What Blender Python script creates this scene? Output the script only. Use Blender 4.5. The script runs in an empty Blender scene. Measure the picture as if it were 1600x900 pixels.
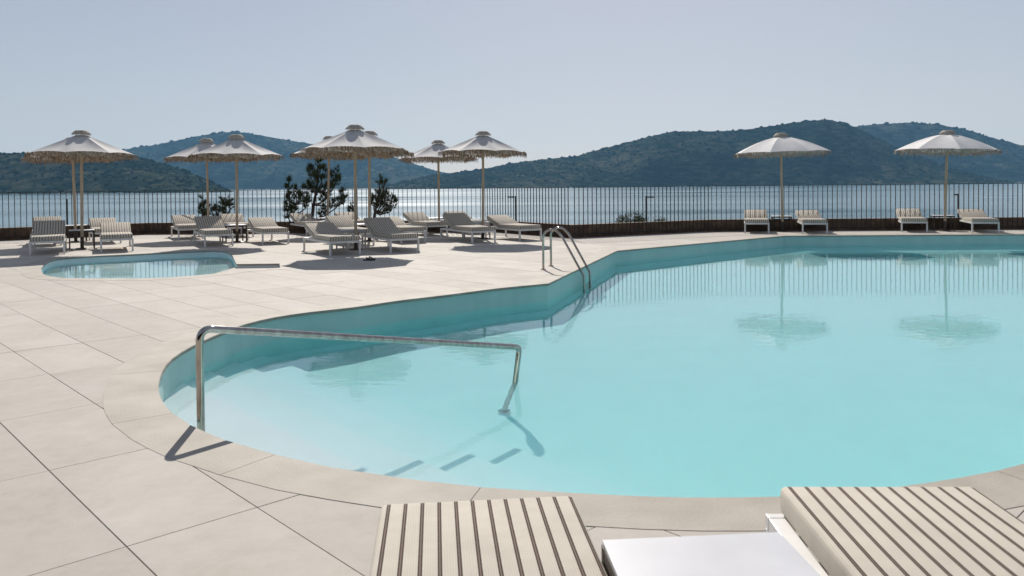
import bpy, bmesh, math, random
import numpy as np
from mathutils import Vector, Matrix
from mathutils.geometry import delaunay_2d_cdt

R = math.radians
random.seed(7)
np.random.seed(7)
S = bpy.context.scene
COL = S.collection

# ------------------------------------------------------------------ camera
EYE = Vector((0.0, 0.0, 1.5))
FPX, AXY = 1240.0, 311.4                 # focal length and optical axis row, in photo pixels (1600 wide)
ROT = Matrix.Rotation(R(89.0), 3, 'X') @ Matrix.Rotation(-math.atan(0.009), 3, 'Z')
cam = bpy.data.cameras.new('camera')
cam.lens = FPX / 1600 * 36
cam.sensor_width = 36
cam.shift_y = -(450 - AXY) / 1600
cam.clip_start = 0.05
cam.clip_end = 60000
cam.dof.use_dof = True
cam.dof.focus_distance = 10
cam.dof.aperture_fstop = 5.6
cam_ob = bpy.data.objects.new('camera', cam)
cam_ob.matrix_world = Matrix.Translation(EYE) @ ROT.to_4x4()
COL.objects.link(cam_ob)
S.camera = cam_ob

# ------------------------------------------------------------------ world and sun
SUN_EL, SUN_ROT = R(34.5), R(8.9)        # the sun stands over the sea, a little left of straight ahead
w = bpy.data.worlds.new('World')
S.world = w
w.use_nodes = True
wn = w.node_tree
sky = wn.nodes.new('ShaderNodeTexSky')
sky.sky_type = 'NISHITA'
sky.sun_disc = False
sky.sun_elevation = SUN_EL
sky.sun_rotation = SUN_ROT
sky.altitude = 10
sky.air_density = 1.0
sky.dust_density = 0.35
sky.ozone_density = 2.5
# a hazy, flat sea sky: the clear-air sky's range is compressed as thick summer haze does
sc0 = wn.nodes.new('ShaderNodeVectorMath'); sc0.operation = 'SCALE'
sc0.inputs['Scale'].default_value = 0.1
gm = wn.nodes.new('ShaderNodeGamma')
gm.inputs['Gamma'].default_value = 0.42
sc1 = wn.nodes.new('ShaderNodeVectorMath'); sc1.operation = 'MULTIPLY'
sc1.inputs[1].default_value = (5.62, 5.32, 5.40)
bgn = wn.nodes['Background']
wn.links.new(sky.outputs[0], sc0.inputs[0])
wn.links.new(sc0.outputs[0], gm.inputs['Color'])
wn.links.new(gm.outputs[0], sc1.inputs[0])
wn.links.new(sc1.outputs[0], bgn.inputs['Color'])
bgn.inputs['Strength'].default_value = 0.1
sl = bpy.data.lights.new('sun', 'SUN')
sl.energy = 5.0
sl.angle = R(0.5)
sl.color = (1.0, 0.94, 0.86)
try:
    sl.cycles.is_caustics_light = True
except Exception:
    pass
sun_ob = bpy.data.objects.new('sun', sl)
sd = Vector((-math.cos(SUN_EL) * math.sin(SUN_ROT), math.cos(SUN_EL) * math.cos(SUN_ROT), math.sin(SUN_EL)))
sun_ob.rotation_euler = sd.to_track_quat('Z', 'Y').to_euler()
sun_ob.location = (0, 0, 30)
COL.objects.link(sun_ob)

S.view_settings.view_transform = 'Standard'
S.view_settings.look = 'None'
S.view_settings.exposure = 0.26
S.view_settings.gamma = 1
S.cycles.max_bounces = 14
S.cycles.diffuse_bounces = 6
S.cycles.transmission_bounces = 8
S.cycles.glossy_bounces = 6
S.cycles.transparent_max_bounces = 12
S.cycles.volume_bounces = 0
S.cycles.caustics_reflective = True
S.cycles.caustics_refractive = True
S.cycles.sample_clamp_indirect = 5
S.cycles.use_denoising = True


# ------------------------------------------------------------------ helpers
def ray(px, py):
    return ROT @ Vector(((px - 800) / FPX, -(py - AXY) / FPX, -1))


def at(px, py, z=0.0):
    """ground point (height z) seen at a photo pixel"""
    d = ray(px, py)
    return EYE + d * ((z - EYE.z) / d.z)


def far(px, py, y):
    """point at distance y seen at a photo pixel"""
    d = ray(px, py)
    return EYE + d * (y / d.y)


def tag(o, label=None, cat=None, group=None, kind=None):
    if label: o['label'] = label
    if cat: o['category'] = cat
    if group: o['group'] = group
    if kind: o['kind'] = kind
    return o


def empty(name, loc=(0, 0, 0), rz=0.0):
    o = bpy.data.objects.new(name, None)
    o.empty_display_size = 0.2
    COL.objects.link(o)
    o.location = loc
    o.rotation_euler = (0, 0, rz)
    return o


def link_mesh(name, me, mat=None, parent=None):
    o = bpy.data.objects.new(name, me)
    COL.objects.link(o)
    if mat: me.materials.append(mat)
    if parent: o.parent = parent
    return o


def copy_tree(o, parent=None):
    c = o.copy()
    COL.objects.link(c)
    c.parent = parent
    for ch in list(o.children):
        copy_tree(ch, c)
    return c


class MB:
    """collects shapes for ONE mesh object"""
    def __init__(s):
        s.v, s.f, s.sm = [], [], []

    def add(s, vs, fs, smooth=False):
        n = len(s.v)
        s.v += [tuple(v) for v in vs]
        s.f += [tuple(i + n for i in f) for f in fs]
        s.sm += [smooth] * len(fs)

    def box(s, c, d, M=None, bev=0.0):
        x, y, z = d[0] / 2, d[1] / 2, d[2] / 2
        if bev <= 0:
            vs = [Vector((sx * x, sy * y, sz * z)) for sz in (-1, 1) for sy in (-1, 1) for sx in (-1, 1)]
            fs = [(0, 2, 3, 1), (4, 5, 7, 6), (0, 1, 5, 4), (2, 6, 7, 3), (0, 4, 6, 2), (1, 3, 7, 5)]
            vs = [Vector(c) + ((M @ v) if M else v) for v in vs]
            s.add(vs, fs)
            return
        bm = bmesh.new()
        bmesh.ops.create_cube(bm, size=1)
        bmesh.ops.scale(bm, vec=d, verts=bm.verts)
        bmesh.ops.bevel(bm, geom=bm.edges[:], offset=bev, segments=2, affect='EDGES', profile=0.5)
        bm.verts.index_update()
        vs = [Vector(c) + ((M @ v.co) if M else v.co.copy()) for v in bm.verts]
        fs = [tuple(v.index for v in f.verts) for f in bm.faces]
        bm.free()
        s.add(vs, fs)

    def tube(s, pts, r, n=10, caps=True, smooth=True):
        pts = [Vector(p) for p in pts]
        rs = r if isinstance(r, (list, tuple)) else [r] * len(pts)
        vs, fs = [], []
        up = None
        for i, p in enumerate(pts):
            t = (pts[min(i + 1, len(pts) - 1)] - pts[max(i - 1, 0)]).normalized()
            if up is None:
                up = Vector((0, 0, 1)) if abs(t.z) < 0.9 else Vector((1, 0, 0))
            a = t.cross(up).normalized()
            up = a.cross(t).normalized()
            for k in range(n):
                g = 2 * math.pi * k / n
                vs.append(p + (a * math.cos(g) + up * math.sin(g)) * rs[i])
        for i in range(len(pts) - 1):
            for k in range(n):
                q = (k + 1) % n
                fs.append((i * n + k, i * n + q, (i + 1) * n + q, (i + 1) * n + k))
        s.add(vs, fs, smooth)
        if caps:
            s.add(vs[:n], [tuple(range(n - 1, -1, -1))])
            s.add(vs[-n:], [tuple(range(n))])

    def build(s, name, mat, parent=None):
        me = bpy.data.meshes.new(name)
        me.from_pydata(s.v, [], s.f)
        me.polygons.foreach_set('use_smooth', s.sm)
        me.update()
        return link_mesh(name, me, mat, parent)


def arc_path(pts, rad, n=6):
    """polyline with rounded corners"""
    pts = [Vector(p) for p in pts]
    out = [pts[0]]
    for i in range(1, len(pts) - 1):
        p, a, b = pts[i], pts[i - 1], pts[i + 1]
        r = rad[i - 1] if isinstance(rad, (list, tuple)) else rad
        u, v = (a - p).normalized(), (b - p).normalized()
        half = u.angle(v) / 2
        l = min(r / math.tan(half), (a - p).length * .49, (b - p).length * .49)
        p0, p1 = p + u * l, p + v * l
        for k in range(n + 1):
            t = k / n
            out.append((1 - t) ** 2 * p0 + 2 * t * (1 - t) * p + t * t * p1)
    out.append(pts[-1])
    return out


def np_mesh(name, verts, faces, mat, parent=None, smooth=False):
    """verts (n,3), faces (m,k) arrays"""
    me = bpy.data.meshes.new(name)
    verts = np.asarray(verts, dtype=np.float32)
    faces = np.asarray(faces, dtype=np.int32)
    m, k = faces.shape
    me.vertices.add(len(verts))
    me.vertices.foreach_set('co', verts.ravel())
    me.loops.add(m * k)
    me.loops.foreach_set('vertex_index', faces.ravel())
    me.polygons.add(m)
    me.polygons.foreach_set('loop_start', np.arange(0, m * k, k, dtype=np.int32))
    me.polygons.foreach_set('loop_total', np.full(m, k, dtype=np.int32))
    me.polygons.foreach_set('use_smooth', np.full(m, smooth))
    me.update(calc_edges=True)
    me.validate()
    return link_mesh(name, me, mat, parent)


# polygon tools -----------------------------------------------------
def inside(p, poly):
    x, y = p[0], p[1]
    c = False
    j = len(poly) - 1
    for i in range(len(poly)):
        xi, yi = poly[i][0], poly[i][1]
        xj, yj = poly[j][0], poly[j][1]
        if (yi > y) != (yj > y) and x < (xj - xi) * (y - yi) / (yj - yi) + xi:
            c = not c
        j = i
    return c


def area2(poly):
    return sum(poly[i][0] * poly[(i + 1) % len(poly)][1] - poly[(i + 1) % len(poly)][0] * poly[i][1] for i in range(len(poly)))


def offset_poly(poly, d):
    """poly counter-clockwise; positive d grows it"""
    n = len(poly)
    out = []
    for i in range(n):
        a, b, c = Vector(poly[i - 1]), Vector(poly[i]), Vector(poly[(i + 1) % n])
        e1, e2 = (b - a).normalized(), (c - b).normalized()
        n1, n2 = Vector((e1.y, -e1.x)), Vector((e2.y, -e2.x))
        m = (n1 + n2).normalized()
        out.append(b + m * (d / max(0.4, m.dot(n1))))
    return out


def spline(pts, corners=(), step=0.18):
    """closed Catmull-Rom through 2D pts; indexes in corners stay sharp"""
    n = len(pts)
    pts = [Vector(p) for p in pts]
    out = []
    for i in range(n):
        p1, p2 = pts[i], pts[(i + 1) % n]
        c1, c2 = i in corners, (i + 1) % n in corners
        p0 = pts[i - 1] if not c1 else p1 - (p2 - p1)
        p3 = pts[(i + 2) % n] if not c2 else p2 + (p2 - p1)
        k = max(1, int((p2 - p1).length / step))
        if c1 and c2:
            k = max(1, k // 4)
        for q in range(k):
            t = q / k
            # centripetal-ish tangents scaled by neighbour spacing
            l1 = (p2 - p1).length
            m1 = (p2 - p0) / max(1e-6, (p2 - p1).length + (p1 - p0).length) * l1
            m2 = (p3 - p1) / max(1e-6, (p3 - p2).length + (p2 - p1).length) * l1
            h00, h10 = 2 * t**3 - 3 * t**2 + 1, t**3 - 2 * t**2 + t
            h01, h11 = -2 * t**3 + 3 * t**2, t**3 - t**2
            out.append(h00 * p1 + h10 * m1 + h01 * p2 + h11 * m2)
    return out


def triangulate(outer, holes=()):
    """2D triangles of outer minus holes"""
    vs, es = [], []
    for poly in [outer] + list(holes):
        n0 = len(vs)
        vs += [Vector((p[0], p[1])) for p in poly]
        es += [(n0 + i, n0 + (i + 1) % len(poly)) for i in range(len(poly))]
    r = delaunay_2d_cdt(vs, es, [], 0, 1e-5)
    V, F = r[0], r[2]
    keep = []
    for f in F:
        c = sum((V[i] for i in f), Vector((0, 0))) / len(f)
        if inside(c, outer) and not any(inside(c, h) for h in holes):
            keep.append(f)
    return V, keep


def slab(V, F, z0, z1):
    """closed slab mesh data from a 2D triangulation"""
    used = sorted({i for f in F for i in f})
    mp = {i: k for k, i in enumerate(used)}
    n = len(used)
    vs = [(V[i].x, V[i].y, z1) for i in used] + [(V[i].x, V[i].y, z0) for i in used]
    fs, ed = [], {}
    for f in F:
        g = [mp[i] for i in f]
        fs.append(tuple(g))
        for a, b in zip(g, g[1:] + g[:1]):
            ed[(a, b)] = ed.get((a, b), 0) + 1
    for (a, b) in list(ed):
        if (b, a) not in ed:
            fs.append((a, a + n, b + n, b))
    return vs, fs


# ------------------------------------------------------------------ materials
def new_mat(name):
    m = bpy.data.materials.new(name)
    m.use_nodes = True
    nt = m.node_tree
    return m, nt, nt.nodes['Principled BSDF']


def N(nt, t, **kw):
    n = nt.nodes.new(t)
    for k, v in kw.items():
        if k in n.inputs.keys():
            n.inputs[k].default_value = v
        else:
            setattr(n, k, v)
    return n


def ramp(nt, stops, interp='LINEAR'):
    r = nt.nodes.new('ShaderNodeValToRGB')
    r.color_ramp.interpolation = interp
    els = r.color_ramp.elements
    els[0].position, els[0].color = stops[0][0], (*stops[0][1], 1)
    els[1].position, els[1].color = stops[-1][0], (*stops[-1][1], 1)
    for p, c in stops[1:-1]:
        e = els.new(p)
        e.color = (*c, 1)
    return r


def noisy(name, stops, scale=4.0, detail=6.0, rough=0.7, bump=0.0, bscale=None, spec=0.5, metal=0.0, coords='Object', stretch=None):
    m, nt, b = new_mat(name)
    tc = N(nt, 'ShaderNodeTexCoord')
    src = tc.outputs[coords]
    if stretch:
        mp = N(nt, 'ShaderNodeMapping')
        mp.inputs['Scale'].default_value = stretch
        nt.links.new(src, mp.inputs['Vector'])
        src = mp.outputs[0]
    no = N(nt, 'ShaderNodeTexNoise', Scale=scale, Detail=detail)
    nt.links.new(src, no.inputs['Vector'])
    r = ramp(nt, stops)
    nt.links.new(no.outputs['Fac'], r.inputs[0])
    nt.links.new(r.outputs[0], b.inputs['Base Color'])
    b.inputs['Roughness'].default_value = rough
    b.inputs['Specular IOR Level'].default_value = spec
    b.inputs['Metallic'].default_value = metal
    if bump:
        n2 = N(nt, 'ShaderNodeTexNoise', Scale=bscale or scale * 8, Detail=4.0)
        nt.links.new(src, n2.inputs['Vector'])
        bp = N(nt, 'ShaderNodeBump', Strength=bump, Distance=0.01)
        nt.links.new(n2.outputs['Fac'], bp.inputs['Height'])
        nt.links.new(bp.outputs[0], b.inputs['Normal'])
    return m


def tile_material():
    m, nt, b = new_mat('porcelain_tile')
    geo = N(nt, 'ShaderNodeNewGeometry')
    oi = N(nt, 'ShaderNodeObjectInfo')
    add = N(nt, 'ShaderNodeVectorMath', operation='ADD')
    mul = N(nt, 'ShaderNodeVectorMath', operation='SCALE')
    comb = N(nt, 'ShaderNodeCombineXYZ')
    nt.links.new(oi.outputs['Random'], comb.inputs[0])
    nt.links.new(oi.outputs['Random'], comb.inputs[1])
    nt.links.new(comb.outputs[0], mul.inputs[0])
    mul.inputs['Scale'].default_value = 37
    nt.links.new(geo.outputs['Position'], add.inputs[0])
    nt.links.new(mul.outputs[0], add.inputs[1])
    n1 = N(nt, 'ShaderNodeTexNoise', Scale=1.3, Detail=8.0, Roughness=0.62, Distortion=0.6)
    n2 = N(nt, 'ShaderNodeTexNoise', Scale=9.0, Detail=6.0, Roughness=0.7)
    n3 = N(nt, 'ShaderNodeTexNoise', Scale=90.0, Detail=2.0)
    for n in (n1, n2, n3):
        nt.links.new(add.outputs[0], n.inputs['Vector'])
    r = ramp(nt, [(0.3, (0.365, 0.329, 0.286)), (0.5, (0.43, 0.394, 0.35)), (0.72, (0.482, 0.449, 0.407))])
    mx = N(nt, 'ShaderNodeMix', data_type='FLOAT')
    mx.inputs['Factor'].default_value = 0.4
    nt.links.new(n1.outputs['Fac'], mx.inputs[2])
    nt.links.new(n2.outputs['Fac'], mx.inputs[3])
    nt.links.new(mx.outputs[0], r.inputs[0])
    # each tile a hair lighter or darker
    mr = N(nt, 'ShaderNodeMapRange')
    mr.inputs['To Min'].default_value = 0.92
    mr.inputs['To Max'].default_value = 1.06
    nt.links.new(oi.outputs['Random'], mr.inputs['Value'])
    sc = N(nt, 'ShaderNodeVectorMath', operation='SCALE')
    nt.links.new(r.outputs[0], sc.inputs[0])
    nt.links.new(mr.outputs[0], sc.inputs['Scale'])
    nt.links.new(sc.outputs[0], b.inputs['Base Color'])
    b.inputs['Roughness'].default_value = 0.8
    b.inputs['Specular IOR Level'].default_value = 0.2
    bp = N(nt, 'ShaderNodeBump', Strength=0.12, Distance=0.004)
    nt.links.new(n3.outputs['Fac'], bp.inputs['Height'])
    nt.links.new(bp.outputs[0], b.inputs['Normal'])
    return m


def stripe_material(pitch=0.0585):
    """cream canvas woven with double brown stripes along the length"""
    m, nt, b = new_mat('striped_canvas')
    tc = N(nt, 'ShaderNodeTexCoord')
    sx = N(nt, 'ShaderNodeSeparateXYZ')
    nt.links.new(tc.outputs['Object'], sx.inputs[0])
    dv = N(nt, 'ShaderNodeMath', operation='MULTIPLY')
    dv.inputs[1].default_value = 1 / pitch
    nt.links.new(sx.outputs[0], dv.inputs[0])
    ad = N(nt, 'ShaderNodeMath', operation='ADD')
    ad.inputs[1].default_value = 100.75
    nt.links.new(dv.outputs[0], ad.inputs[0])
    fr = N(nt, 'ShaderNodeMath', operation='FRACT')
    nt.links.new(ad.outputs[0], fr.inputs[0])
    cream, line, brown, tan = (0.53, 0.485, 0.415), (0.475, 0.433, 0.366), (0.036, 0.022, 0.019), (0.19, 0.14, 0.112)
    st = [(0.0, brown), (0.08, tan), (0.15, brown), (0.23, cream)]
    for k in range(5):
        x0 = 0.30 + k * 0.135
        st += [(x0, line), (x0 + 0.045, cream)]
    r = ramp(nt, st, 'CONSTANT')
    nt.links.new(fr.outputs[0], r.inputs[0])
    no = N(nt, 'ShaderNodeTexNoise', Scale=7.0, Detail=5.0)
    nt.links.new(tc.outputs['Object'], no.inputs['Vector'])
    mr = N(nt, 'ShaderNodeMapRange')
    mr.inputs['To Min'].default_value = 0.86
    mr.inputs['To Max'].default_value = 1.1
    nt.links.new(no.outputs['Fac'], mr.inputs['Value'])
    sc = N(nt, 'ShaderNodeVectorMath', operation='SCALE')
    nt.links.new(r.outputs[0], sc.inputs[0])
    nt.links.new(mr.outputs[0], sc.inputs['Scale'])
    nt.links.new(sc.outputs[0], b.inputs['Base Color'])
    b.inputs['Roughness'].default_value = 0.9
    b.inputs['Specular IOR Level'].default_value = 0.15
    wv = N(nt, 'ShaderNodeTexNoise', Scale=420.0, Detail=1.0)
    n4 = N(nt, 'ShaderNodeTexNoise', Scale=5.0, Detail=2.0)
    nt.links.new(tc.outputs['Object'], wv.inputs['Vector'])
    nt.links.new(tc.outputs['Object'], n4.inputs['Vector'])
    b1 = N(nt, 'ShaderNodeBump', Strength=0.25, Distance=0.002)
    b2 = N(nt, 'ShaderNodeBump', Strength=0.35, Distance=0.02)
    nt.links.new(n4.outputs['Fac'], b2.inputs['Height'])
    nt.links.new(wv.outputs['Fac'], b1.inputs['Height'])
    nt.links.new(b2.outputs[0], b1.inputs['Normal'])
    nt.links.new(b1.outputs[0], b.inputs['Normal'])
    return m


def canopy_material(name='canopy_fabric', k=1.0):
    m, nt, b = new_mat(name)
    tc = N(nt, 'ShaderNodeTexCoord')
    no = N(nt, 'ShaderNodeTexNoise', Scale=3.0, Detail=6.0)
    nt.links.new(tc.outputs['Object'], no.inputs['Vector'])
    r = ramp(nt, [(0.3, tuple(k * c for c in (0.49, 0.475, 0.465))), (0.7, tuple(k * c for c in (0.57, 0.555, 0.545)))])
    nt.links.new(no.outputs['Fac'], r.inputs[0])
    nt.links.new(r.outputs[0], b.inputs['Base Color'])
    b.inputs['Roughness'].default_value = 0.85
    b.inputs['Specular IOR Level'].default_value = 0.2
    tr = N(nt, 'ShaderNodeBsdfTranslucent')
    nt.links.new(r.outputs[0], tr.inputs['Color'])
    mx = N(nt, 'ShaderNodeMixShader')
    mx.inputs[0].default_value = 0.10
    nt.links.new(b.outputs[0], mx.inputs[1])
    nt.links.new(tr.outputs[0], mx.inputs[2])
    nt.links.new(mx.outputs[0], nt.nodes['Material Output'].inputs['Surface'])
    return m


def pool_water_material():
    m, nt, b = new_mat('pool_water')
    nt.nodes.remove(b)
    # clear refraction plus a little milkiness: fine bubbles and particles spread part of the light
    g = N(nt, 'ShaderNodeBsdfGlass', Roughness=0.0, IOR=1.333)
    g.inputs['Color'].default_value = (1, 1, 1, 1)
    milk = N(nt, 'ShaderNodeBsdfTranslucent')
    milk.inputs['Color'].default_value = (0.97, 0.98, 0.985, 1)
    fr = N(nt, 'ShaderNodeFresnel', IOR=1.333)
    mr = N(nt, 'ShaderNodeMapRange')
    mr.inputs['To Min'].default_value = 0.34
    mr.inputs['From Max'].default_value = 0.32
    mr.inputs['To Max'].default_value = 0.0
    m2 = N(nt, 'ShaderNodeMixShader')
    nt.links.new(fr.outputs[0], mr.inputs['Value'])
    # light on its way up inside the water meets the same milkiness at every angle
    gb = N(nt, 'ShaderNodeNewGeometry')
    sw = N(nt, 'ShaderNodeMix', data_type='FLOAT')
    sw.inputs[3].default_value = 0.26
    nt.links.new(gb.outputs['Backfacing'], sw.inputs['Factor'])
    nt.links.new(mr.outputs[0], sw.inputs[2])
    nt.links.new(sw.outputs[0], m2.inputs[0])
    nt.links.new(g.outputs[0], m2.inputs[1])
    nt.links.new(milk.outputs[0], m2.inputs[2])
    geo = N(nt, 'ShaderNodeNewGeometry')
    n1 = N(nt, 'ShaderNodeTexNoise', Scale=1.6, Detail=3.0, Roughness=0.5)
    n2 = N(nt, 'ShaderNodeTexNoise', Scale=5.5, Detail=2.0, Roughness=0.5)
    mp = N(nt, 'ShaderNodeMapping')
    mp.inputs['Scale'].default_value = (1.0, 1.5, 1.0)
    nt.links.new(geo.outputs['Position'], mp.inputs['Vector'])
    nt.links.new(mp.outputs[0], n1.inputs['Vector'])
    nt.links.new(mp.outputs[0], n2.inputs['Vector'])
    b1 = N(nt, 'ShaderNodeBump', Strength=0.5, Distance=0.0034)
    b2 = N(nt, 'ShaderNodeBump', Strength=0.5, Distance=0.0025)
    nt.links.new(n1.outputs['Fac'], b1.inputs['Height'])
    nt.links.new(n2.outputs['Fac'], b2.inputs['Height'])
    nt.links.new(b1.outputs[0], b2.inputs['Normal'])
    for sh in (g, fr): nt.links.new(b2.outputs[0], sh.inputs['Normal'])
    out = nt.nodes['Material Output']
    nt.links.new(m2.outputs[0], out.inputs['Surface'])
    return m


def water_depth_material():
    """what the water swallows along the way: red first"""
    m, nt, b = new_mat('water_depth')
    nt.nodes.remove(b)
    va = N(nt, 'ShaderNodeVolumeAbsorption', Density=0.47)
    va.inputs['Color'].default_value = (0.05, 0.92, 0.93, 1)
    nt.links.new(va.outputs[0], nt.nodes['Material Output'].inputs['Volume'])
    return m


def sea_material():
    m, nt, b = new_mat('sea_water')
    b.inputs['Base Color'].default_value = (0.10, 0.19, 0.23, 1)
    b.inputs['Roughness'].default_value = 0.30
    b.inputs['IOR'].default_value = 1.333
    geo = N(nt, 'ShaderNodeNewGeometry')
    mp = N(nt, 'ShaderNodeMapping')
    mp.inputs['Scale'].default_value = (0.35, 1.0, 1.0)
    nt.links.new(geo.outputs['Position'], mp.inputs['Vector'])
    n1 = N(nt, 'ShaderNodeTexNoise', Scale=0.45, Detail=4.0)
    nt.links.new(mp.outputs[0], n1.inputs['Vector'])
    # long calm slicks and ruffled lanes
    m2 = N(nt, 'ShaderNodeMapping')
    m2.inputs['Scale'].default_value = (0.0016, 0.008, 1.0)
    nt.links.new(geo.outputs['Position'], m2.inputs['Vector'])
    n2 = N(nt, 'ShaderNodeTexNoise', Scale=1.0, Detail=5.0, Roughness=0.6)
    nt.links.new(m2.outputs[0], n2.inputs['Vector'])
    r = ramp(nt, [(0.36, (0.02,) * 3), (0.47, (0.30,) * 3), (0.56, (0.6,) * 3), (0.66, (1.0,) * 3)])
    rr = N(nt, 'ShaderNodeMapRange')
    rr.inputs['To Min'].default_value = 0.10
    rr.inputs['To Max'].default_value = 0.29
    nt.links.new(r.outputs[0], rr.inputs['Value'])
    nt.links.new(rr.outputs[0], b.inputs['Roughness'])
    nt.links.new(n2.outputs['Fac'], r.inputs[0])
    bp = N(nt, 'ShaderNodeBump', Distance=0.32)
    nt.links.new(r.outputs[0], bp.inputs['Strength'])
    nt.links.new(n1.outputs['Fac'], bp.inputs['Height'])
    nt.links.new(bp.outputs[0], b.inputs['Normal'])
    return m


def hill_material(name, c0, c1, c2, s=1.0):
    m, nt, b = new_mat(name)
    geo = N(nt, 'ShaderNodeNewGeometry')
    n1 = N(nt, 'ShaderNodeTexNoise', Scale=0.03 * s, Detail=8.0, Roughness=0.72)
    n2 = N(nt, 'ShaderNodeTexNoise', Scale=0.0045 * s, Detail=5.0)
    mx = N(nt, 'ShaderNodeMix', data_type='FLOAT')
    mx.inputs['Factor'].default_value = 0.35
    mp = N(nt, 'ShaderNodeMapping')
    mp.inputs['Scale'].default_value = (0.7, 0.6, 2.2)        # scrub grows along the contours
    nt.links.new(geo.outputs['Position'], mp.inputs['Vector'])
    for n in (n1, n2):
        nt.links.new(mp.outputs[0], n.inputs['Vector'])
    nt.links.new(n1.outputs['Fac'], mx.inputs[2])
    nt.links.new(n2.outputs['Fac'], mx.inputs[3])
    r = ramp(nt, [(0.41, c0), (0.5, c1), (0.6, c2)])
    nt.links.new(mx.outputs[0], r.inputs[0])
    nt.links.new(r.outputs[0], b.inputs['Base Color'])
    b.inputs['Roughness'].default_value = 1.0
    b.inputs['Specular IOR Level'].default_value = 0.0
    return m


M = {}
M['tile'] = tile_material()
M['grout'] = noisy('grout', [(0.3, (0.36, 0.33, 0.30)), (0.7, (0.43, 0.395, 0.36))], 6, rough=0.95)
M['coping'] = noisy('coping_stone', [(0.3, (0.32, 0.285, 0.24)), (0.5, (0.37, 0.333, 0.285)), (0.72, (0.42, 0.382, 0.332))], 2.6, 9, 0.75, 0.25, 60, 0.25, coords='Object')
M['basin'] = noisy('pool_lining', [(0.3, (0.86, 0.87, 0.865)), (0.7, (0.90, 0.905, 0.90))], 2.2, 6, 0.7, 0.05, 30, 0.3)
M['wall_lining'] = noisy('wall_lining', [(0.3, (0.46, 0.64, 0.61)), (0.7, (0.54, 0.70, 0.67))], 3, 7, 0.6, 0.05, 30, 0.3, stretch=(1, 1, .25))
M['step'] = noisy('step_lining', [(0.3, (0.88, 0.875, 0.875)), (0.7, (0.91, 0.905, 0.905))], 2.2, 6, 0.7, 0.05, 30, 0.3)
M['pwater'] = pool_water_material()
M['pdepth'] = water_depth_material()
M['sea'] = sea_material()
M['stripe'] = stripe_material()
M['canopy'] = canopy_material()
M['pale_canopy'] = canopy_material('pale_canopy_fabric', 1.35)
M['fringe'] = noisy('raffia_fringe', [(0.3, (0.17, 0.12, 0.085)), (0.5, (0.32, 0.245, 0.175)), (0.7, (0.52, 0.43, 0.33))], 14, 3, 0.95, spec=0.1)
M['cap'] = noisy('cap_fringe', [(0.3, (0.28, 0.24, 0.20)), (0.7, (0.48, 0.43, 0.37))], 14, 3, 0.95, spec=0.1)
M['wood'] = noisy('pole_wood', [(0.3, (0.34, 0.25, 0.16)), (0.55, (0.47, 0.37, 0.26)), (0.75, (0.55, 0.45, 0.33))], 7, 6, 0.6, stretch=(6, 6, .5))
M['white'] = noisy('white_metal', [(0.3, (0.66, 0.65, 0.63)), (0.7, (0.76, 0.75, 0.73))], 5, 5, 0.4, spec=0.4)
M['tabletop'] = noisy('table_laminate', [(0.3, (0.50, 0.50, 0.52)), (0.7, (0.60, 0.60, 0.62))], 3, 8, 0.45, spec=0.4)
M['grey'] = noisy('grey_metal', [(0.3, (0.42, 0.40, 0.38)), (0.7, (0.52, 0.50, 0.48))], 5, 5, 0.45, spec=0.4)
M['bronze'] = noisy('bronze_metal', [(0.3, (0.035, 0.025, 0.02)), (0.7, (0.07, 0.052, 0.042))], 8, 5, 0.45, spec=0.4)
M['dark'] = noisy('dark_metal', [(0.3, (0.012, 0.011, 0.012)), (0.7, (0.026, 0.023, 0.023))], 5, 4, 0.5)
M['steel'] = noisy('polished_steel', [(0.3, (0.30, 0.265, 0.235)), (0.7, (0.52, 0.49, 0.455))], 6, 8, 0.09, metal=1.0, stretch=(4, 4, 1))
M['parapet'] = noisy('parapet_stone', [(0.3, (0.07, 0.042, 0.028)), (0.55, (0.13, 0.08, 0.05)), (0.75, (0.19, 0.12, 0.075))], 5, 7, 0.9, 0.3, 30)
M['needle'] = noisy('pine_needles', [(0.3, (0.028, 0.042, 0.018)), (0.7, (0.08, 0.10, 0.04))], 4, 3, 0.8, spec=0.2)
M['leaf'] = noisy('shrub_leaves', [(0.3, (0.045, 0.065, 0.022)), (0.7, (0.11, 0.135, 0.045))], 5, 3, 0.7, spec=0.3)
M['bark'] = noisy('bark', [(0.3, (0.05, 0.036, 0.026)), (0.7, (0.11, 0.08, 0.06))], 20, 5, 0.95)
M['soil'] = noisy('hillside_soil', [(0.3, (0.10, 0.085, 0.06)), (0.7, (0.18, 0.15, 0.11))], 1, 8, 1.0)
M['rubber'] = noisy('black_rubber', [(0.3, (0.02, 0.02, 0.02)), (0.7, (0.04, 0.036, 0.034))], 20, 3, 0.8)
M['hill_near'] = hill_material('hill_scrub_near', (0.005, 0.011, 0.007), (0.020, 0.030, 0.018), (0.075, 0.072, 0.048))
M['hill_mid'] = hill_material('hill_scrub_mid', (0.006, 0.013, 0.009), (0.024, 0.036, 0.022), (0.085, 0.082, 0.055), 0.8)
M['scrub'] = noisy('scrub_bushes', [(0.3, (0.010, 0.019, 0.011)), (0.7, (0.02, 0.030, 0.018))], 0.05, 4, 1.0, spec=0.0)

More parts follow.
